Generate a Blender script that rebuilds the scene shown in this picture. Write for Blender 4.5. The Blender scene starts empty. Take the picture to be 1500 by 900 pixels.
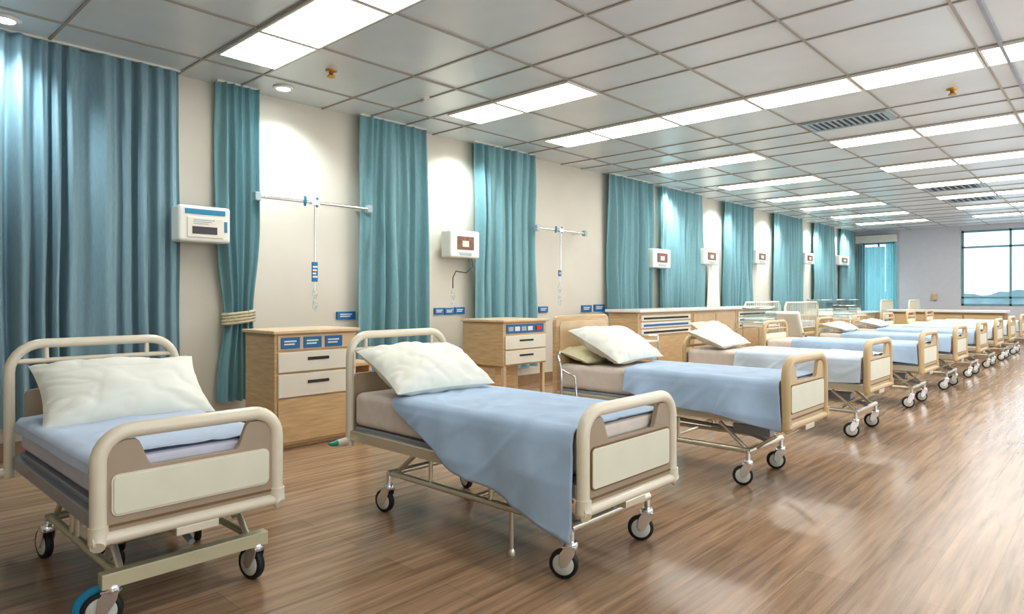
import bpy, bmesh, math, random
from mathutils import Vector, Matrix, noise
random.seed(7)
S = bpy.context.scene
COL = S.collection
PI = math.pi
H = 1.5; WY = 7.5; CZ = 3.885; XB = 27.0

def at(px, py, Y):
    """point of the plane y=Y seen at a pixel of the photograph"""
    d = px-750
    xr = 713.2+.6794*d; yr = 660.4-.7337*d
    s = Y/yr
    return Vector((xr*s, Y, H+(434-py)*s))

# ---------------------------------------------------------------- materials
def newmat(name):
    m = bpy.data.materials.new(name); m.use_nodes = True
    nt = m.node_tree; b = nt.nodes['Principled BSDF']
    return m, nt, b
def mat(name, col, rough=.5, metal=0, var=.08, scale=6, stretch=(1,1,1), bump=0, emit=0, trans=0, sheen=0, coat=0, alpha=1):
    m, nt, b = newmat(name)
    tc = nt.nodes.new('ShaderNodeTexCoord'); mp = nt.nodes.new('ShaderNodeMapping')
    mp.inputs['Scale'].default_value = stretch
    nz = nt.nodes.new('ShaderNodeTexNoise'); nz.inputs['Scale'].default_value = scale; nz.inputs['Detail'].default_value = 4
    nt.links.new(tc.outputs['Object'], mp.inputs['Vector']); nt.links.new(mp.outputs['Vector'], nz.inputs['Vector'])
    rp = nt.nodes.new('ShaderNodeValToRGB')
    rp.color_ramp.elements[0].position = .3; rp.color_ramp.elements[1].position = .7
    rp.color_ramp.elements[0].color = tuple(c*(1-var) for c in col)+(1,)
    rp.color_ramp.elements[1].color = tuple(min(1, c*(1+var)) for c in col)+(1,)
    nt.links.new(nz.outputs['Fac'], rp.inputs['Fac']); nt.links.new(rp.outputs['Color'], b.inputs['Base Color'])
    b.inputs['Roughness'].default_value = rough; b.inputs['Metallic'].default_value = metal
    if sheen: b.inputs['Sheen Weight'].default_value = sheen
    if coat: b.inputs['Coat Weight'].default_value = coat
    if trans: b.inputs['Transmission Weight'].default_value = trans
    if alpha < 1: b.inputs['Alpha'].default_value = alpha
    if emit:
        b.inputs['Emission Color'].default_value = tuple(col)+(1,); b.inputs['Emission Strength'].default_value = emit
    if bump:
        bp = nt.nodes.new('ShaderNodeBump'); bp.inputs['Strength'].default_value = bump; bp.inputs['Distance'].default_value = .01
        nt.links.new(nz.outputs['Fac'], bp.inputs['Height']); nt.links.new(bp.outputs['Normal'], b.inputs['Normal'])
    return m
def floor_mat():
    m, nt, b = newmat('wood laminate floor')
    N = nt.nodes.new; L = nt.links.new
    tc = N('ShaderNodeTexCoord')
    br = N('ShaderNodeTexBrick'); br.inputs['Scale'].default_value = 1
    br.inputs['Brick Width'].default_value = 2.3; br.inputs['Row Height'].default_value = .26
    br.inputs['Mortar Size'].default_value = .0014; br.inputs['Mortar Smooth'].default_value = .2; br.offset = .37
    br.inputs['Color1'].default_value = (.305,.200,.125,1); br.inputs['Color2'].default_value = (.375,.252,.165,1)
    br.inputs['Mortar'].default_value = (.19,.12,.075,1)
    L(tc.outputs['Object'], br.inputs['Vector'])
    mp = N('ShaderNodeMapping'); mp.inputs['Scale'].default_value = (.42, 8, 1)
    L(tc.outputs['Object'], mp.inputs['Vector'])
    nz = N('ShaderNodeTexNoise'); nz.inputs['Scale'].default_value = 2.4; nz.inputs['Detail'].default_value = 9; nz.inputs['Roughness'].default_value = .66; nz.inputs['Distortion'].default_value = .35
    L(mp.outputs['Vector'], nz.inputs['Vector'])
    rp = N('ShaderNodeValToRGB'); rp.color_ramp.elements[0].position = .30; rp.color_ramp.elements[1].position = .70
    rp.color_ramp.elements[0].color = (.58,.56,.54,1); rp.color_ramp.elements[1].color = (1.42,1.42,1.42,1)
    L(nz.outputs['Fac'], rp.inputs['Fac'])
    mx = N('ShaderNodeMix'); mx.data_type = 'RGBA'; mx.blend_type = 'MULTIPLY'; mx.inputs['Factor'].default_value = 1
    L(br.outputs['Color'], mx.inputs['A']); L(rp.outputs['Color'], mx.inputs['B']); L(mx.outputs['Result'], b.inputs['Base Color'])
    rr = N('ShaderNodeMapRange'); rr.inputs['To Min'].default_value = .13; rr.inputs['To Max'].default_value = .27
    L(nz.outputs['Fac'], rr.inputs['Value']); L(rr.outputs['Result'], b.inputs['Roughness'])
    b.inputs['Specular IOR Level'].default_value = .42
    bp = N('ShaderNodeBump'); bp.inputs['Strength'].default_value = .05; bp.inputs['Distance'].default_value = .003
    L(nz.outputs['Fac'], bp.inputs['Height']); L(bp.outputs['Normal'], b.inputs['Normal'])
    return m
def curtain_mat(name, c, t=.18):
    m = mat(name, c, .75, var=.14, scale=40, stretch=(6,6,.35), bump=.2, sheen=.15)
    nt = m.node_tree; b = nt.nodes['Principled BSDF']
    out = [n for n in nt.nodes if n.type == 'OUTPUT_MATERIAL'][0]
    tr = nt.nodes.new('ShaderNodeBsdfTranslucent'); tr.inputs['Color'].default_value = tuple(c)+(1,)
    mx = nt.nodes.new('ShaderNodeMixShader'); mx.inputs[0].default_value = t
    nt.links.new(b.outputs[0], mx.inputs[1]); nt.links.new(tr.outputs[0], mx.inputs[2]); nt.links.new(mx.outputs[0], out.inputs[0])
    return m
def pane_mat(name, tint=(1,1,1), gl=.08):
    m = bpy.data.materials.new(name); m.use_nodes = True; nt = m.node_tree; nt.nodes.clear()
    o = nt.nodes.new('ShaderNodeOutputMaterial'); t = nt.nodes.new('ShaderNodeBsdfTransparent'); g = nt.nodes.new('ShaderNodeBsdfGlossy')
    t.inputs[0].default_value = tuple(tint)+(1,); g.inputs['Roughness'].default_value = .05
    mx = nt.nodes.new('ShaderNodeMixShader'); mx.inputs[0].default_value = gl
    nt.links.new(t.outputs[0], mx.inputs[1]); nt.links.new(g.outputs[0], mx.inputs[2]); nt.links.new(mx.outputs[0], o.inputs[0])
    return m
M = dict(
 floor=floor_mat(),
 wall=mat('cream wall paint', (.65,.61,.525), .6, var=.03, scale=1.5),
 lilac=mat('pale lilac grey wall paint', (.60,.60,.65), .6, var=.02),
 ceil=mat('ceiling tile', (.67,.71,.73), .28, var=.06, scale=1.2),
 tbar=mat('ceiling grid metal', (.36,.33,.29), .4, var=.03),
 base=mat('brown skirting', (.32,.21,.13), .4, var=.12, scale=8),
 teal=curtain_mat('teal curtain fabric', (.235,.425,.465)),
 blue=curtain_mat('grey blue curtain fabric', (.255,.395,.455)),
 pale=curtain_mat('pale teal sheer fabric', (.45,.82,.86), .75),
 band=mat('woven tieback', (.50,.44,.30), .8, var=.25, scale=60, bump=.5),
 cream=mat('cream plastic', (.74,.675,.54), .32, var=.03, coat=.3),
 tan=mat('tan plastic', (.58,.43,.24), .38, var=.05, coat=.2),
 panel=mat('pale cream panel', (.74,.73,.59), .4, var=.03),
 taupe=mat('taupe plastic', (.40,.32,.235), .45, var=.04),
 trim=mat('dark brown edging', (.22,.13,.06), .5),
 metal=mat('champagne metal', (.72,.68,.56), .28, metal=.65, var=.04),
 chrome=mat('bright steel', (.78,.78,.78), .18, metal=.9, var=.02),
 rail=mat('grey blue painted steel', (.34,.36,.40), .35, metal=.3, var=.05),
 olive=mat('olive cream steel', (.56,.52,.36), .35, metal=.2, var=.05),
 black=mat('black rubber', (.02,.02,.023), .5, var=.2),
 hub=mat('white wheel hub', (.62,.64,.58), .35, var=.03),
 green=mat('green plastic', (.02,.35,.22), .4),
 bluep=mat('blue plastic', (.02,.16,.38), .35, var=.05),
 tealp=mat('teal blue plastic', (.02,.24,.40), .3),
 matt=mat('pinkish cream mattress', (.74,.655,.58), .8, var=.05, scale=12, bump=.1),
 mattb=mat('lilac white mattress', (.64,.65,.74), .75, var=.04, scale=12, bump=.1),
 pillow=mat('white pillow cotton', (.79,.80,.72), .85, var=.03, scale=5, bump=.2, sheen=.1),
 pillowy=mat('pale yellow pillow cotton', (.80,.75,.52), .85, var=.03, scale=5, bump=.2),
 blanket=mat('light blue blanket', (.40,.53,.69), .85, var=.08, scale=5, bump=.2, sheen=.1),
 sheet=mat('white blue sheet', (.58,.67,.75), .85, var=.05, scale=5, bump=.2),
 sheetb=mat('pale blue sheet', (.55,.65,.80), .85, var=.04, scale=5, bump=.2),
 wood=mat('light maple', (.59,.41,.225), .38, var=.15, scale=4, stretch=(1,1,9), coat=.2),
 woodt=mat('pale maple top', (.66,.49,.31), .35, var=.10, scale=4, stretch=(1,8,1), coat=.2),
 dwood=mat('warm brown wood', (.36,.21,.11), .4, var=.15, scale=4, stretch=(1,1,9)),
 drawer=mat('cream drawer front', (.73,.70,.60), .4, var=.02),
 white=mat('white plastic', (.74,.74,.68), .35, var=.02, coat=.2),
 screen=mat('dark screen', (.05,.04,.04), .2, var=.1),
 brown=mat('brown insert', (.20,.09,.05), .3, var=.3, scale=20),
 red=mat('red plastic', (.6,.03,.03), .4),
 worktop=mat('white worktop', (.74,.72,.67), .25, var=.02),
 brass=mat('brass', (.55,.33,.10), .3, metal=.8),
 diff=mat('light diffuser', (1,.975,.92), .5, var=.0, emit=8.5),
 lampw=mat('downlight lens', (.95,.98,1), .5, var=0, emit=25),
 glass=pane_mat('window glass'),
 clear=pane_mat('clear plastic', (.93,.97,.98), .12),
 frame=mat('window frame teal grey', (.16,.34,.38), .4),
 vent=mat('vent grey', (.36,.45,.49), .4),
 slot=mat('vent dark', (.05,.06,.07), .6),
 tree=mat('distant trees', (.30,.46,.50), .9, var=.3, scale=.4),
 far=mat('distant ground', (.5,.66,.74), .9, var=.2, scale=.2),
)

# ---------------------------------------------------------------- mesh builder
class MB:
    def __init__(s): s.v=[]; s.f=[]; s.m=[]; s.sm=[]
    def add(s, vs, fs, m=0, sm=False):
        o=len(s.v); s.v += [tuple(v) for v in vs]
        for f in fs: s.f.append([i+o for i in f]); s.m.append(m); s.sm.append(sm)
        return s
    def box(s, x0,x1,y0,y1,z0,z1,m=0):
        vs=[(x,y,z) for z in (z0,z1) for y in (y0,y1) for x in (x0,x1)]
        return s.add(vs, [(0,2,3,1),(4,5,7,6),(0,1,5,4),(2,6,7,3),(0,4,6,2),(1,3,7,5)], m)
    def tube(s, pts, r, seg=10, m=0, closed=False, ry=None):
        pts=[Vector(p) for p in pts]; n=len(pts); vs=[]; fs=[]
        nrm=None
        for i,p in enumerate(pts):
            a=pts[(i-1)%n] if (i>0 or closed) else p; b=pts[(i+1)%n] if (i<n-1 or closed) else p
            t=(b-a).normalized()
            if nrm is None:
                ref=Vector((0,1,0)) if abs(t.y)<.9 else Vector((1,0,0))
                nrm=(ref-t*ref.dot(t)).normalized()
            else:
                q=nrm-t*nrm.dot(t)
                if q.length>1e-6: nrm=q.normalized()
            bn=t.cross(nrm)
            rr=r[i] if isinstance(r,(list,tuple)) else r
            r2=ry if ry else rr
            for k in range(seg):
                an=2*PI*k/seg
                vs.append(p+nrm*math.cos(an)*rr+bn*math.sin(an)*r2)
        rows=n if closed else n-1
        for i in range(rows):
            for k in range(seg):
                j=(i+1)%n
                fs.append((i*seg+k, j*seg+k, j*seg+(k+1)%seg, i*seg+(k+1)%seg))
        s.add(vs,fs,m,True)
        if not closed:
            s.add(vs[:seg],[tuple(range(seg))],m); s.add(vs[-seg:],[tuple(range(seg))[::-1]],m)
        return s
    def cyl(s,p0,p1,r,seg=14,m=0): return s.tube([p0,p1],r,seg,m)
    def lathe(s, prof, c=(0,0,0), axis='z', seg=20, m=0):
        vs=[];fs=[]
        for (r,h) in prof:
            for k in range(seg):
                a=2*PI*k/seg; u,w=r*math.cos(a),r*math.sin(a)
                p={'z':(u,w,h),'x':(h,u,w),'y':(w,h,u)}[axis]
                vs.append((p[0]+c[0],p[1]+c[1],p[2]+c[2]))
        for i in range(len(prof)-1):
            for k in range(seg): fs.append((i*seg+k,i*seg+(k+1)%seg,(i+1)*seg+(k+1)%seg,(i+1)*seg+k))
        s.add(vs,fs,m,True)
        s.add(vs[:seg],[tuple(range(seg))[::-1]],m); s.add(vs[-seg:],[tuple(range(seg))],m)
        return s
    def prism(s, poly, y0, y1, m=0):
        """poly in x,z extruded along y"""
        n=len(poly); vs=[(x,y0,z) for x,z in poly]+[(x,y1,z) for x,z in poly]
        fs=[tuple(range(n)), tuple(range(n,2*n))[::-1]]+[(i,i+n,(i+1)%n+n,(i+1)%n) for i in range(n)]
        return s.add(vs,fs,m)
    def build(s, name, mats, parent=None, bevel=0, loc=None, segs=2):
        me=bpy.data.meshes.new(name); me.from_pydata(s.v,[],s.f)
        if not isinstance(mats,(list,tuple)): mats=[mats]
        for k in mats: me.materials.append(M[k] if isinstance(k,str) else k)
        me.polygons.foreach_set('material_index', s.m); me.polygons.foreach_set('use_smooth', s.sm); me.update()
        bm=bmesh.new(); bm.from_mesh(me); bmesh.ops.recalc_face_normals(bm, faces=bm.faces); bm.to_mesh(me); bm.free()
        o=bpy.data.objects.new(name,me); COL.objects.link(o)
        if parent: o.parent=parent
        if loc is not None: o.location=loc
        if bevel:
            bv=o.modifiers.new('bevel','BEVEL'); bv.width=bevel; bv.segments=segs; bv.limit_method='ANGLE'; bv.angle_limit=math.radians(50)
        return o
def tag(o,label,cat,group=None,kind=None):
    o['label']=label; o['category']=cat
    if group: o['group']=group
    if kind: o['kind']=kind
    return o
def thing(name,label,cat,loc=(0,0,0),rz=0,group=None):
    o=bpy.data.objects.new(name,None); COL.objects.link(o); o.location=loc; o.rotation_euler=(0,0,rz); o.empty_display_size=.1
    return tag(o,label,cat,group)
def struct(o,label,cat=None):
    o['kind']='structure'; o['label']=label; o['category']=cat or 'structure'; return o
def upath(w,z0,z1,R,y=0,n=7):
    p=[(-w/2,y,z0),(-w/2,y,(z0+z1-R)/2),(-w/2,y,z1-R)]
    for k in range(1,n+1):
        a=PI-PI/2*k/n; p.append((-w/2+R+R*math.cos(a),y,z1-R+R*math.sin(a)))
    for k in range(0,n+1):
        a=PI/2-PI/2*k/n; p.append((w/2-R+R*math.cos(a),y,z1-R+R*math.sin(a)))
    p.append((w/2,y,z0)); return p
def rrect(x0,x1,z0,z1,R,n=4):
    p=[]
    for cx,cz,a0 in ((x1-R,z0+R,-PI/2),(x1-R,z1-R,0),(x0+R,z1-R,PI/2),(x0+R,z0+R,PI)):
        for k in range(n+1):
            a=a0+PI/2*k/n; p.append((cx+R*math.cos(a),cz+R*math.sin(a)))
    return p

# ---------------------------------------------------------------- setting
X0=-3.0; YR=-4.5
struct(MB().box(X0,XB,YR,WY,-.1,0).build('floor','floor'),'glossy brown wood laminate floor','floor')
struct(MB().box(X0,XB,YR,WY,CZ,CZ+.1).build('ceiling','ceil'),'grey white suspended ceiling tiles','ceiling')
struct(MB().box(X0,XB+.2,WY,WY+.2,0,CZ).build('wall_left','wall'),'long cream wall behind the curtains','wall')
struct(MB().box(X0-.2,X0,YR,WY,0,CZ).build('wall_back','wall'),'cream wall behind the camera','wall')
b=MB(); b.box(X0,XB,YR-.2,YR,0,.9); b.box(X0,XB,YR-.2,YR,3.3,CZ)
for k in range(8): x=X0+k*4.1; b.box(x,x+.9,YR-.2,YR,.9,3.3)
struct(b.build('wall_right','wall'),'unseen cream wall opposite the beds, with openings added for fill light','wall')  # window openings out of view, added as a setting for the side fill lamps
b=MB()
b.box(XB,XB+.2,7.2,WY,0,CZ); b.box(XB,XB+.2,6.15,7.2,0,.55); b.box(XB,XB+.2,6.15,7.2,3.45,CZ)
b.box(XB,XB+.2,4.12,6.15,0,CZ)
b.box(XB,XB+.2,-1.6,4.12,0,1.18); b.box(XB,XB+.2,-1.6,4.12,3.72,CZ); b.box(XB,XB+.2,YR,-1.6,0,CZ)
struct(b.build('wall_far','lilac'),'pale lilac grey far end wall with windows','wall')
struct(MB().box(XB-.03,XB,4.14,6.0,0,CZ).build('trim_1','lilac'),'pale lilac grey pier beside the far window','wall')
b=MB()
for y in (-1.6,-.3,1.0,2.75,4.06): b.box(XB-.02,XB+.08,y,y+.06,1.18,3.72)
for z in (1.18,1.42,3.12,3.65): b.box(XB-.02,XB+.08,-1.6,4.12,z,z+.06)
w=struct(b.build('window_1','frame'),'wide far window with teal grey frame','window')
MB().box(XB+.03,XB+.04,-1.6,4.12,1.2,3.7).build('window_pane','glass',w)
b=MB()
for y in (6.15,6.65,7.14): b.box(XB-.01,XB+.08,y,y+.05,.55,3.45)
for z in (.55,3.4): b.box(XB-.01,XB+.08,6.15,7.2,z,z+.05)
w=struct(b.build('window_2','frame'),'narrow far window between teal curtains','window')
MB().box(XB+.03,XB+.04,6.15,7.2,.58,3.42).build('window_pane','glass',w)
struct(MB().box(X0,XB,WY-.025,WY,0,.16).build('baseboard_left','base'),'brown skirting board along the cream wall','skirting')
struct(MB().box(XB-.055,XB-.03,-1.6,6,0,.12).build('baseboard_far','base'),'brown skirting board on the far wall','skirting')

# ceiling grid
rows=[2.78,5.76,7.7,10.7,13.5,16.1,18.4,20.9,23.4]
xl=[-2.0,-.9,.3,1.6,2.78,3.42,4.55,5.17,5.76,6.38,7.7,8.3,9.4,10.0,10.7,11.3,12.4,13.5,14.1,15.1,16.1,16.7,17.6,18.4,19.0,20.0,20.9,21.5,22.5,23.4,24.0,25,26]
yc=[6.8-1.15*k for k in range(-1,10)]
b=MB()
for x in xl: b.box(x-.011,x+.011,YR,WY,CZ-.012,CZ)
for y in yc:
    if y<WY: b.box(X0,XB,y-.011,y+.011,CZ-.014,CZ)
struct(b.build('trim_2','tbar'),'metal T-bar grid of the ceiling','ceiling grid')
order=['first','second','third','fourth','fifth','sixth','seventh','eighth','ninth','tenth','eleventh','twelfth']
layout={0:[0,1,2],1:[0,1],2:[0,1,2,3,4,5,6],3:[0,1,3,4,5,6],4:[0,1,3,4,5,6],5:[0,1,3,4,5],6:[0,1,3,4,5],7:[0,1,3,4,5],8:[0,1,3,4,5]}
def clight(x0,y0,y1,label):
    t=thing('ceiling_light',label,'ceiling light',((x0+.31),(y0+y1)/2,CZ-.03),0,'fluorescent ceiling panels')
    hx=.30; hy=(y1-y0)/2-.008; e=.02
    MB().box(-hx,hx,-hy,-hy+e,-.004,.03).box(-hx,hx,hy-e,hy,-.004,.03).box(-hx,-hx+e,-hy+e,hy-e,-.004,.03).box(hx-e,hx,-hy+e,hy-e,-.004,.03).build('frame','white',t)
    MB().box(-hx+e,hx-e,-hy+e,hy-e,.0,.03).build('diffuser','diff',t)
for r,cells in layout.items():
    for i,c in enumerate(cells):
        y1=6.8-1.15*c
        ya=y1-1.15
        if c==0: y1=6.5
        clight(rows[r],ya,y1,'glowing ceiling panel, %s from the curtain wall in the %s row from the front'%(order[i],order[r]))
clight(4.55,1.05,2.2,'single glowing ceiling panel over the open floor in front of the beds')
clight(.9,1.05,2.2,'single glowing ceiling panel near the viewer over the floor')
clight(.9,-1.25,-.1,'single glowing ceiling panel behind the viewer')
for x,lab in ((1.22,'round bright downlight above the wide grey blue curtain'),(3.78,'round bright downlight above the tied curtain')):
    t=thing('downlight',lab,'downlight',(x,7.05,CZ-.03))
    MB().lathe([(.075,.03),(.115,.03),(.12,.015),(.10,.0),(.075,.005)],seg=24).build('ring','white',t)
    MB().lathe([(.01,.004),(.074,.004),(.074,.03)],seg=24).build('lens','lampw',t)
for (px,py,lab) in ((485,103,'brass sprinkler head beside the front light panels'),(622,142,'small white sprinkler head beyond the brass one'),(1395,130,'brass sprinkler head over the open floor at right')):
    d=px-750; k=2.385/(434-py); p=Vector(((713.2+.6794*d)*k,(660.4-.7337*d)*k,CZ))
    t=thing('sprinkler',lab,'sprinkler',p)
    mm='white' if px==622 else 'brass'
    MB().lathe([(.06,0),(.06,-.012),(.03,-.02)],seg=18).build('plate','white' if px==622 else 'brass',t)
    MB().lathe([(.022,-.02),(.022,-.05),(.035,-.055),(.045,-.07),(.04,-.075)],seg=14).build('nozzle',mm,t)
def vent(x0,x1,y0,y1,lab,n=12):
    t=thing('air_vent',lab,'air vent',((x0+x1)/2,(y0+y1)/2,CZ-.03))
    hx=(x1-x0)/2; hy=(y1-y0)/2
    MB().box(-hx,hx,-hy,-hy+.06,0,.03).box(-hx,hx,hy-.06,hy,0,.03).box(-hx,-hx+.06,-hy+.06,hy-.06,0,.03).box(hx-.06,hx,-hy+.06,hy-.06,0,.03).build('frame','vent',t)
    MB().box(-hx+.06,hx-.06,-hy+.06,hy-.06,.02,.03).build('backing','slot',t)
    b=MB()
    for k in range(n):
        y=-hy+.1+(2*hy-.2)*k/(n-1); b.box(-hx+.06,hx-.06,y-.012,y+.012,.004,.02)
    b.build('louvre','vent',t)
vent(9.42,9.98,2.25,3.3,'grey louvred air vent between light rows')
vent(4.6,5.15,-.05,.5,'dark louvred vent at the top edge near viewer',6)
vent(16.75,17.5,2.25,3.3,'dark distant louvred vent after the fifth light row',8)
vent(19.1,19.9,2.25,3.3,'dark distant louvred vent after the sixth light row',8)
b=MB(); b.box(3,25,.85,.88,CZ-.035,CZ-.014); tag(b.build('curtain_track','rail'),'grey straight track running along the ceiling at right','track')

# ---------------------------------------------------------------- curtains
def curtain(px0,px1,label,m='teal',zb=.32,folds=None,tie=None,Y=7.34,amp=.08,X=None):
    if X: xa,xb=X
    else: xa=at(px0,400,Y).x; xb=at(px1,400,Y).x
    w=xb-xa; folds=folds or max(4,int(w/.185)); n=folds*12; nz=40
    sd=random.random()*50; vs=[];fs=[]
    zt=CZ-.02
    for j in range(nz+1):
        tz=j/nz; z=zt-(zt-zb)*tz
        sq=1
        if tie:
            d=(z-tie)/.9 if z>tie else (z-tie)/.7
            sq=1-.40*math.exp(-d*d*2.2)
        for i in range(n+1):
            u=i/n; ph=2*PI*folds*(u+.022*math.sin(u*17+sd)+.012*math.sin(u*31+sd*2))+.9*tz*noise.noise(Vector((u*7,tz*1.5,sd+3)))
            a=amp*(.65+1.0*noise.noise(Vector((u*folds*.8,sd,tz*.9))))*(1-.4*(1-min(1,tz*6)))
            a*= (1+.25*tz)
            if tie: a*= (.4+.5*sq)
            x=(u-.5)*w*sq+w/2+.02*noise.noise(Vector((u*9,tz*2.2,sd)))
            if not tie: x+= (u-.5)*.05*tz
            sn=math.sin(ph)
            y=a*(sn*.75+.25*abs(sn)*sn)+.022*math.sin(2*ph+sd+tz)+.04*noise.noise(Vector((u*6,tz*3,sd+9)))
            vs.append((x,y,z))
    for j in range(nz):
        for i in range(n): fs.append((j*(n+1)+i,(j+1)*(n+1)+i,(j+1)*(n+1)+i+1,j*(n+1)+i+1))
    t=thing('curtain',label,'curtain',(xa,Y,0),0,'curtains along the wall')
    MB().add(vs,fs,0,True).build('drape',m,t)
    MB().box(0,w,-.02,.02,zt-.0,zt+.02).build('rail','white',t)
    if tie:
        ww=w*.60/2+.03; p=[]
        for k in range(24):
            a=2*PI*k/24; p.append((w/2+ww*math.cos(a),.085*math.sin(a),tie+.02*math.cos(a)))
        bb=MB()
        for dz in (-.05,-.017,.017,.05): bb.tube([(q[0],q[1],q[2]+dz) for q in p],.02,8,closed=True)
        bb.build('tieback','band',t)
    return t
curtain(0,260,'wide grey blue curtain at far left behind the first bed','blue',X=(.2,2.76),folds=15,amp=.08)
curtain(318,380,'narrow teal curtain gathered by a beige woven tieback','teal',tie=1.26,folds=5)
curtain(528,625,'teal curtain between the wall rail and the second white device','teal')
curtain(695,785,'teal curtain right of the small white device with a cable','teal')
curtain(893,955,'teal curtain behind the start of the long counter','teal')
curtain(969,1028,'teal curtain, fifth untied one from the left','teal')
curtain(1062,1103,'teal curtain, sixth untied one from the left','teal')
curtain(1135,1172,'teal curtain, between the seventh and eighth devices','teal')
curtain(1194,1221,'distant teal curtain, last but one on the long wall','teal')
curtain(1233,1250,'last distant teal curtain on the long wall','teal')
def endcurtain(y0,y1,z0,z1,m,label,folds):
    vs=[];fs=[];n=folds*8;nz=12
    for j in range(nz+1):
        for i in range(n+1):
            u=i/n; vs.append((.04*math.sin(2*PI*folds*u)+.01*math.sin(j+u*20),(u-.5)*(y1-y0),z1-(z1-z0)*j/nz))
    for j in range(nz):
        for i in range(n): fs.append((j*(n+1)+i,(j+1)*(n+1)+i,(j+1)*(n+1)+i+1,j*(n+1)+i+1))
    o=MB().add(vs,fs,0,True).build('window_curtain',m,None,loc=(XB-.14,(y0+y1)/2,0)); tag(o,label,'curtain')
endcurtain(7.12,7.38,.3,3.4,'teal','dark teal curtain left of the narrow far window',3)
endcurtain(6.06,6.4,.3,3.4,'pale','pale teal curtain right of the narrow far window',4)
endcurtain(6.42,7.1,.9,3.3,'pale','sheer pale curtain drawn across the narrow far window',5)
tag(MB().box(XB-.24,XB,6.05,7.4,3.46,3.72).build('pelmet','white',None,.01),'white pelmet above the narrow far window','pelmet')

# ---------------------------------------------------------------- bed
def caster(parent,x,y,ztop,ang,blue=False,r=.078,fm='chrome'):
    b=MB(); b.cyl((0,0,ztop),(0,0,.165),.018); b.lathe([(.03,.20),(.036,.19),(.036,.16),(.02,.155)])
    for s in (-1,1):
        pts=[(-.03,.175),(.03,.175),(.055,.14),(.062,.085),(.045,.062),(.02,.07),(-.02,.13)]
        n=len(pts); x0=s*.026; x1=s*.034
        vs=[(x0,p[0],p[1]) for p in pts]+[(x1,p[0],p[1]) for p in pts]
        b.add(vs,[tuple(range(n)),tuple(range(n,2*n))[::-1]]+[(i,i+n,(i+1)%n+n,(i+1)%n) for i in range(n)])
    b.box(-.034,.034,-.03,.045,.165,.178)
    c=b.build('caster',fm,parent,.003,loc=(x,y,0)); c.rotation_euler=(0,0,ang)
    MB().lathe([(r*.78,-.019),(r*.95,-.018),(r,-.010),(r,.010),(r*.95,.018),(r*.78,.019)],(0,.04,r),'x',28).build('tyre','black',c)
    MB().lathe([(.012,-.027),(.02,-.026),(r*.70,-.021),(r*.76,-.018),(r*.76,.018),(r*.70,.021),(.02,.026),(.012,.027)],(0,.04,r),'x',24).build('hub','hub',c)
    if blue:
        p=[(0,.04+(r+.012)*math.cos(a),r+(r+.012)*math.sin(a)) for a in [PI*.75-PI*.8*k/10 for k in range(11)]]
        MB().tube(p,.024,8,ry=.009).build('mudguard','tealp',c)
    return c
def footboard(t,w,z1,fm,pm='panel',ed='trim',dz=0):
    fb=MB().tube(upath(w-.06,.40,z1-.03,.13),.035,12).build('footboard',fm,t,0,loc=(0,.035,dz))
    hw=w/2-.05; zt=z1-.07; zl=z1-.20
    poly=[(-hw,.415),(hw,.415),(hw,zt-.07),(hw-.03,zt-.02),(hw-.08,zt)]
    for k in range(6):
        a=k/5; poly.append((hw-.13-.07*a,zt-(zt-zl)*(.5-.5*math.cos(PI*a))))
    for k in range(6):
        a=1-k/5; poly.append((-hw+.13+.07*a,zt-(zt-zl)*(.5-.5*math.cos(PI*a))))
    poly+=[(-hw+.08,zt),(-hw+.03,zt-.02),(-hw,zt-.07)]
    MB().prism(poly,-.012,.02).build('back_panel','taupe' if fm=='cream' else fm,fb,.004)
    zi0=.50; zi1=zl-.025
    MB().prism(rrect(-hw+.028,hw-.028,zi0-.008,zi1+.008,.03),-.019,-.011).build('edging',ed,fb)
    MB().prism(rrect(-hw+.036,hw-.036,zi0,zi1,.022),-.024,-.01).build('inset_panel',pm,fb,.003)
    MB().box(-hw,hw,-.018,-.01,.448,.458).build('groove','trim',fb)
    for s in (-1,1): MB().tube([(s*(w/2-.03),-.005,.46),(s*(w/2-.03),-.005,.39),(s*(w/2-.02),-.03,.375)],[.04,.042,.03],12).build('corner_bumper',fm,fb)
    MB().tube([(-w/2+.0,-.01,.40),(w/2-.0,-.01,.40)],.03,10).build('bumper',fm,fb)
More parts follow.
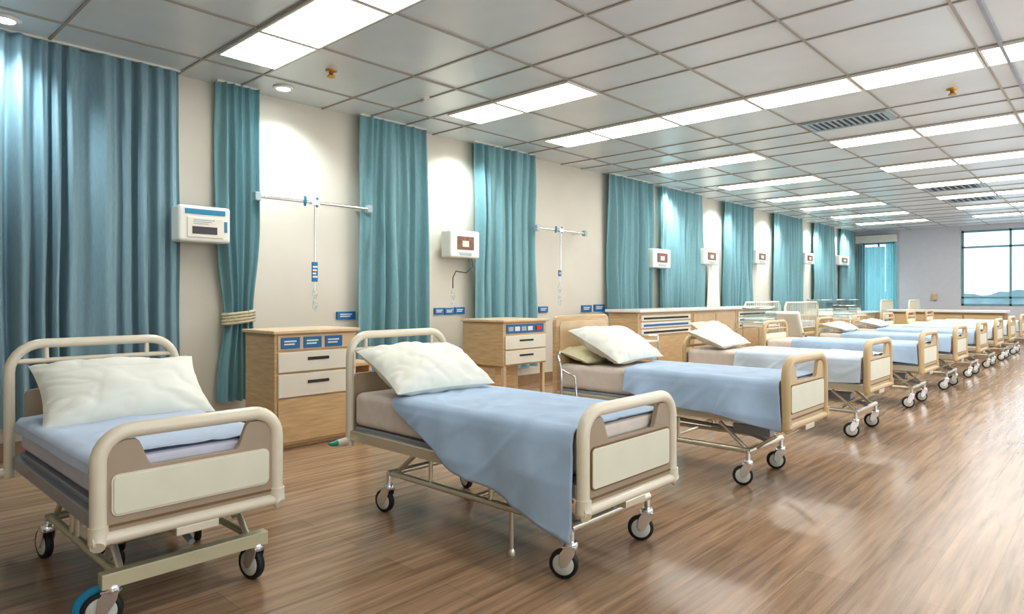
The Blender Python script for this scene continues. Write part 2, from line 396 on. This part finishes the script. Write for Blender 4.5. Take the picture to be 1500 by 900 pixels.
def bed(name_label,x,yf,w,L,fm='cream',head='arch',zh=1.24,zf=.93,mm='matt',railm='metal',first=False,tip=False,mt=.80,ya=.16,foot=False,dz=0):
    t=thing('hospital_bed',name_label,'bed',(x+w/2,yf,0),0,'beds in the ward row')
    footboard(t,w,zf,fm,ed='cream' if first else 'trim',dz=dz)
    if head=='arch':
        hx=.10 if first else 0
        hb=MB().tube(upath(w-.05+hx,.42,zh-.025,.17 if first else .15),.029,12).build('headboard',fm,t,0,loc=(.02 if first else 0,L-.03,0))
        zz=zh-.13; MB().tube([(-w/2+.03-hx/2,0,zz),(w/2-.03+hx/2,0,zz)],.016,8).build('inner_rail',fm,hb)
        for s in (-1,1): MB().tube([(s*(w/2-.16),0,zz),(s*(w/2-.16),0,zh-.03)],.014,8).build('strut',fm,hb)
        MB().prism(rrect(-w/2+.05,w/2-.05,.50,zh-.3 if fm=='cream' else zh-.2,.04),-.012,.012).build('head_panel','taupe' if fm=='cream' else 'panel',hb,.004)
    else:
        hb=MB().prism(rrect(-w/2,w/2,.42,zh,.07),-.025,.025).build('headboard','wood',t,.012,loc=(0,L-.03,0))
        MB().prism(rrect(-w/2+.05,w/2-.05,.48,zh-.06,.05),-.034,-.024).build('head_panel','woodt',hb,.004)
        MB().tube([(-w/2-.03,-.12,.5),(-w/2-.05,-.13,.8),(-w/2-.03,-.08,.93),(-w/2+.02,-.05,.95)],.014,8).build('side_hoop','chrome',hb)
        MB().tube([(-w/2-.03,-.3,.5),(-w/2-.05,-.3,.74),(-w/2-.04,-.12,.8)],.012,8).build('side_hoop','chrome',hb)
    for s in (-1,1): MB().box(s*(w/2-.03)-.022,s*(w/2-.03)+.022,.06,L-.05,.46+dz*.4,.535+dz*.4).build('side_rail',railm,t,.008)
    for k in range(1,4): y=.1+(L-.2)*k/4; MB().box(-w/2+.05,w/2-.05,y-.02,y+.02,.49,.53+dz*.4).build('cross_bar',railm,t,.004)
    MB().box(-w/2+.04,w/2-.04,.07,L-.07,.53+dz*.4,.56+dz*.4).build('deck','rail',t,.006)
    cw=.36 if w>.9 else .32; yb=L-.40
    b=MB(); zc=.27
    if first: zc=.235; ya=.10
    fr='olive' if first else 'metal'
    b.tube([(-cw,ya,zc),(-cw,yb,zc)],.021,10); b.tube([(cw,ya,zc),(cw,yb,zc)],.021,10)
    if first: b.box(-cw-.07,cw+.07,ya-.03,ya+.03,zc-.05,zc+.02)
    else: b.tube([(-cw-.03,ya,zc),(cw+.03,ya,zc)],.024,10)
    b.tube([(-cw-.03,yb,zc),(cw+.03,yb,zc)],.022,10)
    b.tube([(-cw,(ya+yb)/2,zc-.01),(cw,(ya+yb)/2,zc-.01)],.015,8)
    b.build('chassis',fr,t,.004)
    for s in (-1,1):
        MB().tube([(s*.30,ya+.02,zc),(s*.30,ya+.26,.47)],.017,8).build('lift_arm','metal',t)
        MB().tube([(s*.30,yb,zc),(s*.30,yb-.26,.47)],.017,8).build('lift_arm','metal',t)
        MB().tube([(s*cw,ya+.62,zc),(s*cw,ya+.62,.46)],.014,8).build('upright','metal',t)
        MB().tube([(s*cw,yb-.42,zc),(s*cw,yb-.42,.46)],.014,8).build('upright','metal',t)
        MB().tube([(s*(w/2-.02),.1,.44),(s*(w/2-.06),.22,.36),(s*.30,.3,.30)],.013,8).build('brace','metal',t)
    MB().tube([(0,ya-.02,.30),(0,ya+.2,.36),(0,yb-.3,.40)],.016,8).box(-.05,.05,.3,.62,.34,.42).build('actuator','rail',t,.006)
    if foot: MB().tube([(-cw,ya+.45,.27),(-cw,ya+.45,.04)],.012,8).lathe([(.02,.0),(.022,.02),(.012,.04)],(-cw,ya+.45,0)).build('support_foot','metal',t)
    MB().box(-.10,.10,.0,.06,.34+dz,.38+dz).build('foot_bracket','metal',t,.004)
    MB().tube([(-w/2-.0,L-.02,.45),(-w/2-.075,L-.02,.45)],[.032,.024],10).build('corner_bumper',fm,t)
    MB().tube([(w/2+.0,L-.02,.45),(w/2+.06,L-.02,.45)],[.032,.024],10).build('corner_bumper',fm,t)
    if tip: MB().tube([(-w/2-.075,L-.02,.45),(-w/2-.12,L-.02,.45),(-w/2-.14,L-.02,.455)],[.022,.016,.008],10).build('release_handle','green',t)
    for (cx,cy,a) in ((-cw-.02,ya,1.2 if first else .45),(cw+.02,ya,random.uniform(.2,.7)),(-cw-.02,yb,random.uniform(.1,.6)),(cw+.02,yb,random.uniform(-.5,.5))):
        caster(t,cx,cy,zc,a,blue=(first and cx<0 and cy==ya),r=.085 if first else .078)
    if first:
        b=MB(); b.tube([(-.12,.75,.2),(.1,.82,.2),(.36,.90,.2)],.02,8); b.tube([(-.1,.75,.2),(.0,1.05,.24)],.014,8); b.tube([(.3,.9,.2),(.1,1.15,.24),(-.05,1.3,.235)],.014,8); b.box(-.02,.16,.76,.86,.16,.24)
        b.build('lift_base','chrome',t,.004)
        caster(t,-.12,.75,.2,.5,r=.07); caster(t,.36,.90,.2,-.3,r=.07)
    MB().prism(rrect(-w/2+.045,w/2-.045,.56+dz*.4,mt,.05,5),.075,L-.065).build('mattress',mm,t,.02)
    return t
def blanket(x,yf,w,label,yn,yfar,hfun,hr,m,mt=.80,folds=7,amp=.03,y0=.08,sd=0,out=0):
    nu=110; nv=62; vs=[];fs=[]; W=w-.05; top=mt+.012; R=.04
    for i in range(nu+1):
        u=i/nu
        hl=max(.012,hfun(u)); h2=max(.012,hr)
        for j in range(nv+1):
            if j<=24: s=-hl+hl*j/24
            elif j<=50: s=W*(j-24)/26
            else: s=W+h2*(j-50)/12
            f=min(1,max(0,s/W)); ye=yn+(yfar-yn)*f
            y=y0+u*(ye-y0)
            if s<R:
                if s<0: px=-W/2-.012; pz=top-R*.6+s
                else: a=s/R; px=-W/2-.012+R*.6*(1-math.cos(a*PI/2))*1.2; pz=top-R*.6*(1-math.sin(a*PI/2))
            elif s>W-R:
                if s>W: px=W/2+.012; pz=top-R*.6-(s-W)
                else: a=(W-s)/R; px=W/2+.012-R*.6*(1-math.cos(a*PI/2))*1.2; pz=top-R*.6*(1-math.sin(a*PI/2))
            else:
                px=-W/2+s
                cr=max(0,1-9*abs(noise.noise(Vector((px*1.6+y*.9,y*2.0-px*.8,sd+2)))))
                cr2=max(0,1-9*abs(noise.noise(Vector((px*2.6-y*1.5,y*1.3+px*1.2,sd+12)))))
                pz=top+.010*noise.noise(Vector((px*3,y*2.4,sd)))+.008*cr+.006*cr2
            if s<0:
                t=min(1,-s/.25)
                wv=math.sin(y*folds*2.3+sd+1.3*math.sin(y*3+sd)+t*.8)+.5*math.sin(y*folds*5.1+sd*2+t)
                cr=max(0,1-7*abs(noise.noise(Vector((y*2.4+s*2.2,s*1.3,sd+5)))))
                px-= t*(amp*1.3+amp*wv)+.008*min(1,-s/.05)+out*t+.018*cr*t
                y+= .03*t*math.sin(y*9+sd)
                pz+= .015*t*math.sin(y*7+sd)
            if s>W:
                t=min(1,(s-W)/.3); px+= t*(amp+amp*math.sin(y*folds*2.3+sd))+.008
            vs.append((px,y,pz))
    for i in range(nu):
        for j in range(nv): fs.append((i*(nv+1)+j,(i+1)*(nv+1)+j,(i+1)*(nv+1)+j+1,i*(nv+1)+j+1))
    o=MB().add(vs,fs,0,True).build('blanket',m,None,loc=(x+w/2,yf,0))
    sl=o.modifiers.new('thick','SOLIDIFY'); sl.thickness=.005; sl.offset=1
    tag(o,label,'blanket'); return o
def pillow(x,y,z,w,d,h,tilt,label,m='pillow',rz=0,sd=0,roll=0):
    n=56; vs=[]; fs=[]
    def pt(u,v,sg):
        px=w/2*u*(1-.07*(1-v*v)); py=d/2*v*(1-.09*(1-u*u))
        th=(max(0,1-abs(u)**2.8)*max(0,1-abs(v)**2.5))**.55
        wr=.022*noise.noise(Vector((u*1.8,v*1.8,sd+sg)))
        e=max(abs(u),abs(v))**2
        c1=max(0,1-5*abs(noise.noise(Vector((u*1.8+v*1.1,v*1.5-u*.6,sd)))))
        c2=max(0,1-5*abs(noise.noise(Vector((u*1.4-v*1.8,v*1.2+u*1.6,sd+30)))))
        cr=.012*math.sin((u+v)*14+sd)*max(0,abs(u*v)-.2)+.012*math.sin((u-v)*12)*max(0,abs(u*v)-.2)
        return (px,py,sg*(h/2*th)+ (wr+cr-sg*(.009*c1+.008*c2)*(.4+e))*min(1,th*2.5))
    for sg in (1,-1):
        o=len(vs)
        for i in range(n+1):
            for j in range(n+1): vs.append(pt(-1+2*i/n,-1+2*j/n,sg))
        for i in range(n):
            for j in range(n):
                q=(o+i*(n+1)+j,o+(i+1)*(n+1)+j,o+(i+1)*(n+1)+j+1,o+i*(n+1)+j+1)
                fs.append(q if sg>0 else q[::-1])
    o=MB().add(vs,fs,0,True).build('pillow',m,None,loc=(x,y,z))
    o.rotation_euler=(tilt,roll,rz); tag(o,label,'pillow'); return o

R=math.radians
bed('cream hospital bed at far left with blue wheel guard and flat lilac mattress',.87,3.27,.89,1.64,'cream','arch',1.235,.895,'mattb','rail',first=True,mt=.765,dz=.03)
blanket(.87,3.27,.89,'thin pale blue sheet stretched flat on the leftmost bed',1.52,1.52,lambda u:.04,.04,'sheetb',mt=.765,sd=2,amp=.004)
pillow(1.38,4.52,.925,.92,.54,.28,R(37),'plump white pillow propped on the leftmost bed',sd=1,rz=R(-3))
bed('cream hospital bed with green release handle under a long draped blue blanket',2.70,2.0,.95,2.15,'cream','arch',1.24,.935,'matt','metal',tip=True,foot=True)
blanket(2.70,2.0,.95,'light blue blanket hanging low over the side of the second bed',1.60,1.9,lambda u:.54*max(0,1-u)**.72,.12,'blanket',folds=3.4,amp=.022,sd=5,out=.02)
pillow(3.15,3.77,.975,.86,.60,.29,R(25),'plump white pillow on the second bed from the left',sd=8,rz=R(-4))
bed('tan framed hospital bed with a light wood panel headboard',5.02,1.84,.90,2.28,'tan','panel',1.31,.93,'matt','metal',ya=.36,mt=.84,dz=.11)
blanket(5.02,1.84,.90,'light blue blanket draped over the bed with the wood headboard',1.45,1.65,lambda u:.34-.16*u,.2,'blanket',folds=2.6,amp=.035,sd=11,mt=.84)
pillow(5.50,3.68,1.03,.94,.62,.27,R(27),'large creamy pillow leaning on another on the wood headboard bed',sd=15,rz=R(5))
pillow(5.44,3.90,.92,.78,.38,.15,R(14),'pale yellow pillow under the white one on the wood headboard bed','pillowy',sd=17)
bed('tan framed hospital bed made up with a white blue sheet, fourth from left',7.55,1.95,.95,2.15,'tan','arch',1.0,.93,'matt','metal',mt=.84,dz=.11)
blanket(7.55,1.95,.95,'white blue sheet hanging over the fourth bed',1.45,1.55,lambda u:.24,.2,'sheet',folds=3,amp=.025,sd=21,mt=.84)
pillow(7.95,3.78,.98,.84,.5,.21,R(20),'white pillow on the fourth bed from the left',sd=22)
pillow(8.10,3.9,1.04,.80,.42,.16,R(36),'pale yellow pillow behind the white one on the fourth bed','pillowy',sd=24)
xs=[10.05,12.4,14.6,16.8,19.0,21.2]
bl=['blanket','blanket','blanket','sheet','sheet','sheet']
for i,x in enumerate(xs):
    o=order[i+4]
    bed('tan framed hospital bed, %s from the left in the long row'%o,x,1.95,.95,2.15,'tan','arch',1.12,.93,'matt','metal',mt=.84,dz=.10)
    blanket(x,1.95,.95,'%s cover on the %s bed from the left'%('light blue' if bl[i]=='blanket' else 'white blue',o),1.7,1.75,lambda u:.22,.15,bl[i],folds=3,amp=.02,sd=30+i,mt=.84)
    if i in (1,2): pillow(x+.48,3.8,.95,.78,.42,.16,R(12),'white pillow on the %s bed from the left'%o,sd=40+i)

# ---------------------------------------------------------------- bedside cabinets
def marks(b,x0,x1,z0,z1,y,n=3,m=0):
    h=(z1-z0)/(n*2+1)
    for k in range(n):
        z=z1-h*(2*k+1)-h; L=(x1-x0)*(.9-.25*((k*7)%3)/2)
        b.box(x0+(x1-x0)*.05,x0+L,y-.002,y,z,z+h,m)
def plate(parent,x0,x1,z0,z1,y,name='label_plate'):
    p=MB().box(x0,x1,y-.008,y,z0,z1).build(name,'bluep',parent,.002)
    b=MB(); marks(b,x0+(x1-x0)*.12,x1-(x1-x0)*.12,z0+(z1-z0)*.2,z1-(z1-z0)*.15,y-.008,2); b.build('lettering','white',p)
    return p
t=thing('bedside_cabinet','tall maple bedside cabinet with two cream drawers behind the second bed','cabinet',(3.13,6.0,0))
w,d=.92,.62
MB().box(0,w,.012,d,.04,1.13).box(.04,w-.04,.05,d-.02,0,.04).build('body','wood',t,.006)
MB().box(-.03,w+.03,-.03,d+.02,1.13,1.165).build('top','woodt',t,.008)
MB().box(.03,w-.02,.0,.014,.97,1.115).build('label_strip','woodt',t,.003)
for x in (.06,.30,.54): plate(t,x,x+.2,.985,1.095,0)
for z0,z1 in ((.755,.95),(.51,.735)):
    dr=MB().box(.03,w-.02,-.012,.014,z0,z1).build('drawer','drawer',t,.006)
    MB().box(.34,.58,-.020,-.011,(z0+z1)/2+.01,(z0+z1)/2+.04).build('handle','screen',dr,.004)
MB().box(.03,w-.02,-.006,.014,.07,.49).build('door','wood',t,.005)
MB().box(w,w+.30,.1,d,.74,.78).box(w+.24,w+.28,.12,d,0,.74).build('side_shelf','wood',t,.006)
t=thing('bedside_cabinet','maple bedside cabinet with blue control strip, raised on a pedestal and legs','cabinet',(6.32,6.0,0))
w,d=.88,.79
MB().box(0,w,.012,d,.57,1.15).build('body','wood',t,.006)
MB().box(-.03,w+.03,-.03,d+.02,1.15,1.185).build('top','woodt',t,.008)
st=MB().box(.06,.82,.004,.012,1.0,1.12).build('control_strip','bluep',t,.002)
for k in range(4): MB().box(.09+.13*k,.19+.13*k,-.002,.004,1.03,1.09).build('socket','white' if k%2 else 'vent',st,.003)
MB().box(.65,.76,-.01,.006,1.03,1.09).build('red_button','red',st,.003)
for z0,z1 in ((.79,.97),(.59,.77)):
    dr=MB().box(.03,w-.03,-.01,.014,z0,z1).build('drawer','drawer',t,.006)
    MB().box(.3,.58,-.018,-.009,(z0+z1)/2+.01,(z0+z1)/2+.035).build('handle','screen',dr,.004)
MB().box(.04,.5,.2,d-.05,0,.57).build('pedestal','wood',t,.006)
for x in (.02,w-.07): MB().box(x,x+.05,.02,.07,0,.57).build('leg','woodt',t,.004)
def unit(x0,x1,label,kind):
    t=thing('counter_cabinet',label,'cabinet',(x0,6.0,0),0,'counter units under the white worktop')
    w=x1-x0-.01
    MB().box(0,w,.012,.6,.0,1.22).build('body','wood' ,t,.006)
    if kind=='drawers':
        for k in range(3):
            z=1.17-.12*k
            dr=MB().box(.08,w-.1,-.012,.014,z-.10,z).build('drawer','white' if k%2 else 'drawer',t,.004)
            MB().box(.15,w-.2,-.018,-.011,z-.07,z-.035).build('handle','screen' if k!=1 else 'bluep',dr,.002)
        MB().box(.04,w-.04,0,.014,.06,.78).build('door','wood',t,.004)
    else:
        for k in range(2):
            a=.04+(w-.06)*k/2
            dr=MB().box(a,a+(w-.1)/2,-.004,.014,.06,1.16).build('door','woodt',t,.004)
            MB().box(a+(w-.1)/2-.06,a+(w-.1)/2-.04,-.02,-.004,.8,.95).build('handle','chrome',dr,.002)
unit(9.6,11.5,'wood counter unit with pale drawers at the near end of the long counter','drawers')
unit(11.5,13.4,'wood counter unit with two doors in the middle of the long counter','doors')
unit(13.4,15.3,'wood counter unit with drawers at the far end of the long counter','drawers')
tag(MB().box(9.55,15.35,5.94,6.65,1.22,1.27).build('worktop','worktop',None,.01),'long white worktop over the wood counter units','worktop')
t=thing('counter','low wood counter with white top beyond the slatted cot','counter',(19.0,6.0,0))
MB().box(0,6.0,0,.6,0,.95).build('body','wood',t,.01); MB().box(-.05,6.05,-.06,.64,.95,1.0).build('top','worktop',t,.01)
for k in range(5): MB().box(.1+1.2*k,1.15+1.2*k,-.012,.0,.1,.9).build('door','woodt',t,.004)
t=thing('reception_desk','long pale wood desk across the far end of the ward','desk',(23.0,2.5,0))
MB().box(0,.6,0,2.9,0,1.02).build('body','dwood',t,.01); MB().box(-.06,.66,-.05,2.95,1.02,1.09).build('top','worktop',t,.01)
for k in range(3): MB().box(-.012,0,.05+.95*k,.95+.95*k,.1,.95).build('front_panel','tan',t,.004)
def cot(x,y,z,label,s=1):
    t=thing('baby_cot',label,'cot',(x,y,z),0,'clear plastic cots')
    w,d,h=.62*s,.40*s,.24*s
    b=MB(); b.box(0,w,0,.012,.08,h+.08); b.box(0,w,d-.012,d,.08,h+.08); b.box(0,.012,.012,d-.012,.08,h+.08); b.box(w-.012,w,.012,d-.012,.08,h+.08)
    b.build('tub','clear',t)
    MB().box(.02,w-.02,.02,d-.02,.08,.13).build('mattress','pillow',t,.015)
    MB().tube([(0,0,h+.08),(w,0,h+.08),(w,d,h+.08),(0,d,h+.08)],.012,6,closed=True).build('rim','chrome',t)
    MB().box(0,w,0,d,.0,.08).build('base','drawer',t,.006)
cot(19.4,6.1,1.0,'clear plastic cot, nearest one on the low counter',1.3); cot(20.6,6.1,1.0,'clear plastic cot, middle one on the low counter',1.3); cot(21.9,6.1,1.0,'clear plastic cot, farthest one on the low counter',1.3)
def barcot(x,y,label,w=2.3,d=1.0,z0=.7,z1=1.34,group=None):
    t=thing('slatted_cot',label,'cot',(x,y,0),0,group)
    for yy in (0,d):
        MB().tube([(0,yy,z0),(0,yy,z1-.1),(.1,yy,z1),(w-.1,yy,z1),(w,yy,z1-.1),(w,yy,z0)],.025,8).tube([(0,yy,z0),(w,yy,z0)],.02,8).build('rail','cream',t)
        b=MB()
        for k in range(1,20): b.tube([(w*k/20,yy,z0),(w*k/20,yy,z1)],.012,6)
        b.build('slats','cream',t)
    MB().box(.04,w-.04,.04,d-.04,z0,z0+.16).build('mattress','sheet',t,.03)
    for xx in (.05,w-.05):
        for yy in (.05,d-.05): MB().cyl((xx,yy,0),(xx,yy,z0),.022).build('leg','metal',t)
barcot(16.1,6.0,'white slatted cot between the long counter and the low counter')
barcot(23.9,6.35-1.3,'distant slatted cot with rounded ends by the reception desk',1.5,.8,.7,1.36)
t=thing('reclining_chair','white padded reclining chair with wood arm beside the slatted cot','chair',(14.2,4.9,0))
MB().box(0,.9,0,.7,.42,.58).build('seat','sheet',t,.04)
b=MB(); b.add([(0,0,.5),(0,.7,.5),(-.35,.7,1.15),(-.35,0,1.15),(.14,0,.55),(.14,.7,.55),(-.22,.7,1.2),(-.22,0,1.2)],[(0,1,2,3),(4,7,6,5),(0,4,5,1),(1,5,6,2),(2,6,7,3),(3,7,4,0)])
b.build('backrest','pillow',t,.04)
for y in (-.04,.69): MB().box(-.1,.7,y,y+.05,.7,.75).box(.6,.66,y,y+.05,.1,.7).build('armrest','tan',t,.01)
for x in (.0,.8):
    for y in (.05,.62): MB().cyl((x,y,0),(x,y,.43),.018).build('leg','chrome',t)
def trolley(x,y,label,zt=.89):
    t=thing('bedside_trolley',label,'trolley',(x,y,0))
    MB().box(0,.75,0,.4,zt-.03,zt).build('top','white',t,.01); MB().box(.03,.72,.03,.37,.5,.52).build('shelf','brown',t,.006)
    b=MB()
    for s in (0,.75): b.tube([(s,0,.1),(s,0,zt-.03),(s,0,zt+.06),(s,.4,zt+.06),(s,.4,.1)],.014,8)
    b.build('frame','chrome',t)
    for xx in (0,.75):
        for yy in (0,.4): MB().lathe([(.02,-.012),(.05,-.012),(.05,.012),(.02,.012)],(xx,yy,.05),'x').cyl((xx,yy,.05),(xx,yy,.11),.01).build('wheel','black',t)
trolley(7.35,4.75,'small metal trolley with a white tray behind the fourth bed head')
trolley(12.1,4.9,'metal trolley carrying a clear cot in front of the long counter',.95)
cot(12.16,4.92,.95,'clear plastic cot on the metal trolley before the long counter')
trolley(17.3,4.9,'distant metal trolley carrying a clear cot before the slatted cot',.95)
cot(17.36,4.92,.95,'clear plastic cot on the distant trolley before the slatted cot')

# ---------------------------------------------------------------- wall devices
def device(px0,px1,py0,py1,label,Y=7.1,big=False,cable=False,name='wall_monitor'):
    a=at(px0,(py0+py1)/2,Y); c=at(px1,(py0+py1)/2,Y); m_=(px0+px1)/2
    z1=at(m_,py0,Y).z; z0=at(m_,py1,Y).z; w=c.x-a.x; h=z1-z0
    t=thing(name,label,'wall device',(a.x,Y,z0),0)
    D=min(.22,WY-Y-.02)
    MB().box(0,w,0,D,0,h).build('body','white',t,.03,segs=3)
    MB().box(w*.3,w*.7,D,WY-Y,h*.25,h*.75).build('bracket','vent',t,.004)
    if big:
        MB().box(.06,w-.06,-.008,.0,h*.76,h*.9).build('label_strip','tealp',t,.003)
        p=MB().box(.08,w-.08,-.012,.0,h*.12,h*.68).build('front_plate','drawer',t,.006)
        MB().box(w*.24,w*.72,-.018,-.01,h*.22,h*.42).build('paper_slot','screen',p,.003)
        b=MB(); marks(b,w*.24,w*.72,h*.46,h*.64,-.012,3); b.build('lettering','vent',p)
        MB().box(w-.07,w-.04,-.01,0,h*.3,h*.6).build('switch','tealp',t,.003)
    else:
        MB().box(w*.22,w*.78,-.01,0,h*.30,h*.78).build('screen','brown' if w>.25 else 'screen',t,.005)
        MB().box(w*.3,w*.7,-.008,0,h*.1,h*.2).build('button_strip','vent',t,.002)
        MB().box(w*.38,w*.6,-.014,-.009,h*.4,h*.62).build('display_mark','drawer',t,.002)
    if cable:
        MB().tube([(w*.8,.06,.02),(w*.85,.06,-.12),(w*.6,.05,-.22),(w*.25,.05,-.2),(w*.15,.05,-.3),(w*.15,.05,-.45)],.008,8).build('cable','screen',t)
        MB().lathe([(.012,-.45),(.03,-.50),(.035,-.58),(.015,-.63),(.03,-.68),(.02,-.76),(.004,-.80)],(w*.15,.05,0)).build('drip_chamber','clear',t)
    return t
device(262,338,302,355,'large white wall dispenser with a dark slot and blue strip near the tied curtain',big=True,name='wall_dispenser')
device(660,703,338,378,'small white wall device with a dangling black cable',Y=7.2,cable=True)
device(957,983,365,393,'white wall device on the curtain above the near end of the long counter',Y=7.22)
device(1032,1053,365,388,'white wall device above the hanging white towel',Y=7.22)
device(1108,1125,367,387,'white wall device, third after the one with the cable',Y=7.22)
device(1180,1193,371,387,'white wall device, last but one in the distance',Y=7.22)
device(1230,1244,375,389,'farthest white wall device on the long wall',Y=7.22)
vs=[];fs=[]
for j in range(9):
    for i in range(13):
        u=i/12; vs.append(((u-.5)*(.55+.25*j/8),.03*math.sin(u*14),.0-(1.15)*j/8))
for j in range(8):
    for i in range(12): fs.append((j*13+i,(j+1)*13+i,(j+1)*13+i+1,j*13+i+1))
tag(MB().add(vs,fs,0,True).build('towel','pillow',None,loc=(at(1046,400,7.4).x,7.4,2.25)),'white towel hanging below a white wall device','towel')
def wrail(px0,px1,py,ppx,py1,label,Y=7.22):
    a=at(px0,py,Y); c=at(px1,py,Y); z=at((px0+px1)/2,py,Y).z; w=c.x-a.x; q=at(ppx,py,Y).x-a.x; zl=at(ppx,py1,Y).z-z
    t=thing('wall_rail',label,'rail',(a.x,Y,z))
    MB().tube([(0,0,0),(w,0,0)],.02,10).build('bar','chrome',t)
    for x in (0,w): MB().box(x-.035,x+.035,-.03,.05,-.05,.05).build('end_block','vent',t,.008)
    for x in (.02,w-.02): MB().tube([(x,0,0),(x,WY-Y,-.0)],.014,8).build('bracket','chrome',t)
    MB().tube([(q,-.02,.04),(q,-.02,zl)],.012,8).box(q-.05,q+.05,-.045,.03,-.03,.03).build('hanging_pole','chrome',t)
    for dx in (-.13,.03):
        MB().tube([(q+dx,-.02,.06),(q+dx,-.03,0),(q+dx,-.01,-.05)],.016,8).build('clip','tealp',t)
    return t
def infusion(px,py0,py1,py2,label,Y=7.2,tagw=.075):
    z0=at(px,py0,Y).z; z1=at(px,py1,Y).z; z2=at(px,py2,Y).z; x=at(px,py0,Y).x
    t=thing('infusion_set',label,'infusion set',(x,Y,z2))
    MB().box(-tagw/2,tagw/2,-.012,.012,z1-z2,z0-z2).build('control_tag','bluep',t,.006)
    b=MB(); marks(b,-tagw/2,tagw/2,z1-z2+.03,z0-z2-.03,-.013,4); b.build('lettering','white',t)
    h=z1-z2
    MB().tube([(0,0,h),(0,0,h*.8)],.006,6).build('tube','chrome',t)
    if h>.1: MB().lathe([(.006,h*.82),(.028,h*.7),(.034,h*.55),(.014,h*.45),(.03,h*.32),(.036,h*.2),(.012,h*.05),(.004,0)]).build('drip_chamber','clear',t)
wrail(377,541,297,460,384,'long steel wall rail with a hanging pole between the tied curtain and next curtain')
infusion(461,384,413,458,'blue control tag with clear drip chamber hanging from the long wall rail')
wrail(787,857,338,820,397,'shorter steel wall rail right of the fourth curtain')
infusion(820,396,405,450,'small blue tag on a thin line hanging from the shorter wall rail',tagw=.07)
for (a,c,y0,y1,l) in ((494,521,456,468,'blue wall label above the tall maple cabinet'),(637,651,451,461,'first of three blue wall labels left of the raised cabinet'),(652,666,451,461,'middle one of three blue wall labels left of the raised cabinet'),(667,681,450,460,'last of three blue wall labels left of the raised cabinet'),(790,803,449,458,'small blue wall label just right of the raised cabinet'),(853,867,447,457,'blue wall label above the wood headboard'),(871,886,446,456,'blue wall label left of the long counter')):
    p0=at(a,y1,7.47); p1=at(c,y0,7.47); w=p1.x-p0.x; h=p1.z-p0.z
    o=MB().box(0,w,0,.03,0,h).build('wall_label','bluep',None,.004,loc=(p0.x,7.47,at((a+c)/2,y1,7.47).z)); tag(o,l,'label')
    b=MB(); marks(b,w*.12,w*.88,h*.2,h*.85,0,2); b.build('lettering','white',o)
tag(MB().box(-.08,0,-.08,.08,0,.22).build('soap_dispenser','tan',None,.01,loc=(XB-.03,4.9,1.36)),'small tan dispenser on the lilac far wall','dispenser')

# ---------------------------------------------------------------- outside
random.seed(3)
b=MB(); b.box(0,60,-60,80,-6.1,-6); tag(b.build('distant_ground','far',None,loc=(45,0,0)),'hazy flat ground seen through the far window','ground',kind='stuff')
vs=[];fs=[];n=120
for i in range(n+1):
    y=-40+100*i/n; z=1.0+1.1*noise.noise(Vector((y*.12,0,0)))+.7*noise.noise(Vector((y*.7,2,0)))
    vs+=[(95,y,-6),(95,y,z+1.3)]
for i in range(n): fs.append((2*i,2*i+2,2*i+3,2*i+1))
tag(MB().add(vs,fs).build('tree_line','tree'),'hazy dark tree line on the horizon outside','trees',kind='stuff')

# ---------------------------------------------------------------- lights
def area(name,loc,rot,sx,sy,e,col=(1,1,1)):
    l=bpy.data.lights.new(name,'AREA'); l.shape='RECTANGLE'; l.size=sx; l.size_y=sy; l.energy=e; l.color=col
    o=bpy.data.objects.new(name,l); o.location=loc; o.rotation_euler=rot; COL.objects.link(o)
area('daylight_far',(XB-.3,1.2,2.4),(0,R(90),0),2.4,5.2,18,(.85,.93,1))
for k in range(7):
    area('side_fill',(X0+2.95+k*4.1-.4,YR+.05,2.1),(R(90),0,0),3.0,2.3,38,(.90,.95,1))  # added soft fill lamps out of view, imitating daylight from the right
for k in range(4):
    area('ceiling_fill',(1.5+k*7,-1.2,.6),(R(180),0,0),5.5,3.5,48,(.92,.96,1))  # added upward fill lamps over the floor, imitating daylight bounced onto the ceiling
def spot(x,e=120,y=7.0):
    l=bpy.data.lights.new('downlight_lamp','SPOT'); l.energy=e; l.spot_size=R(130); l.spot_blend=1; l.color=(.82,.96,1); l.shadow_soft_size=.08
    o=bpy.data.objects.new('downlight_lamp',l); o.location=(x,y,CZ-.06); o.rotation_euler=(R(4),0,0); COL.objects.link(o)
for x in (1.22,3.95,6.75): spot(x)
for x in (12.75,15.4,18.5,22,25): spot(x,180)
w=bpy.data.worlds.new('sky'); S.world=w; w.use_nodes=True
bg=w.node_tree.nodes['Background']; bg.inputs[0].default_value=(.80,.90,1,1); bg.inputs[1].default_value=1.4
# ---------------------------------------------------------------- camera
cd=bpy.data.cameras.new('camera'); cam=bpy.data.objects.new('camera',cd); COL.objects.link(cam)
cam.location=(0,0,H); cam.rotation_euler=(R(90),0,R(-47.2)); cd.sensor_width=36; cd.lens=23.33; cd.shift_y=-16/1500; cd.clip_end=300
S.camera=cam
S.view_settings.view_transform='Standard'
S.view_settings.exposure=.15
try: S.view_settings.look='Medium High Contrast'
except Exception as e: print(e)
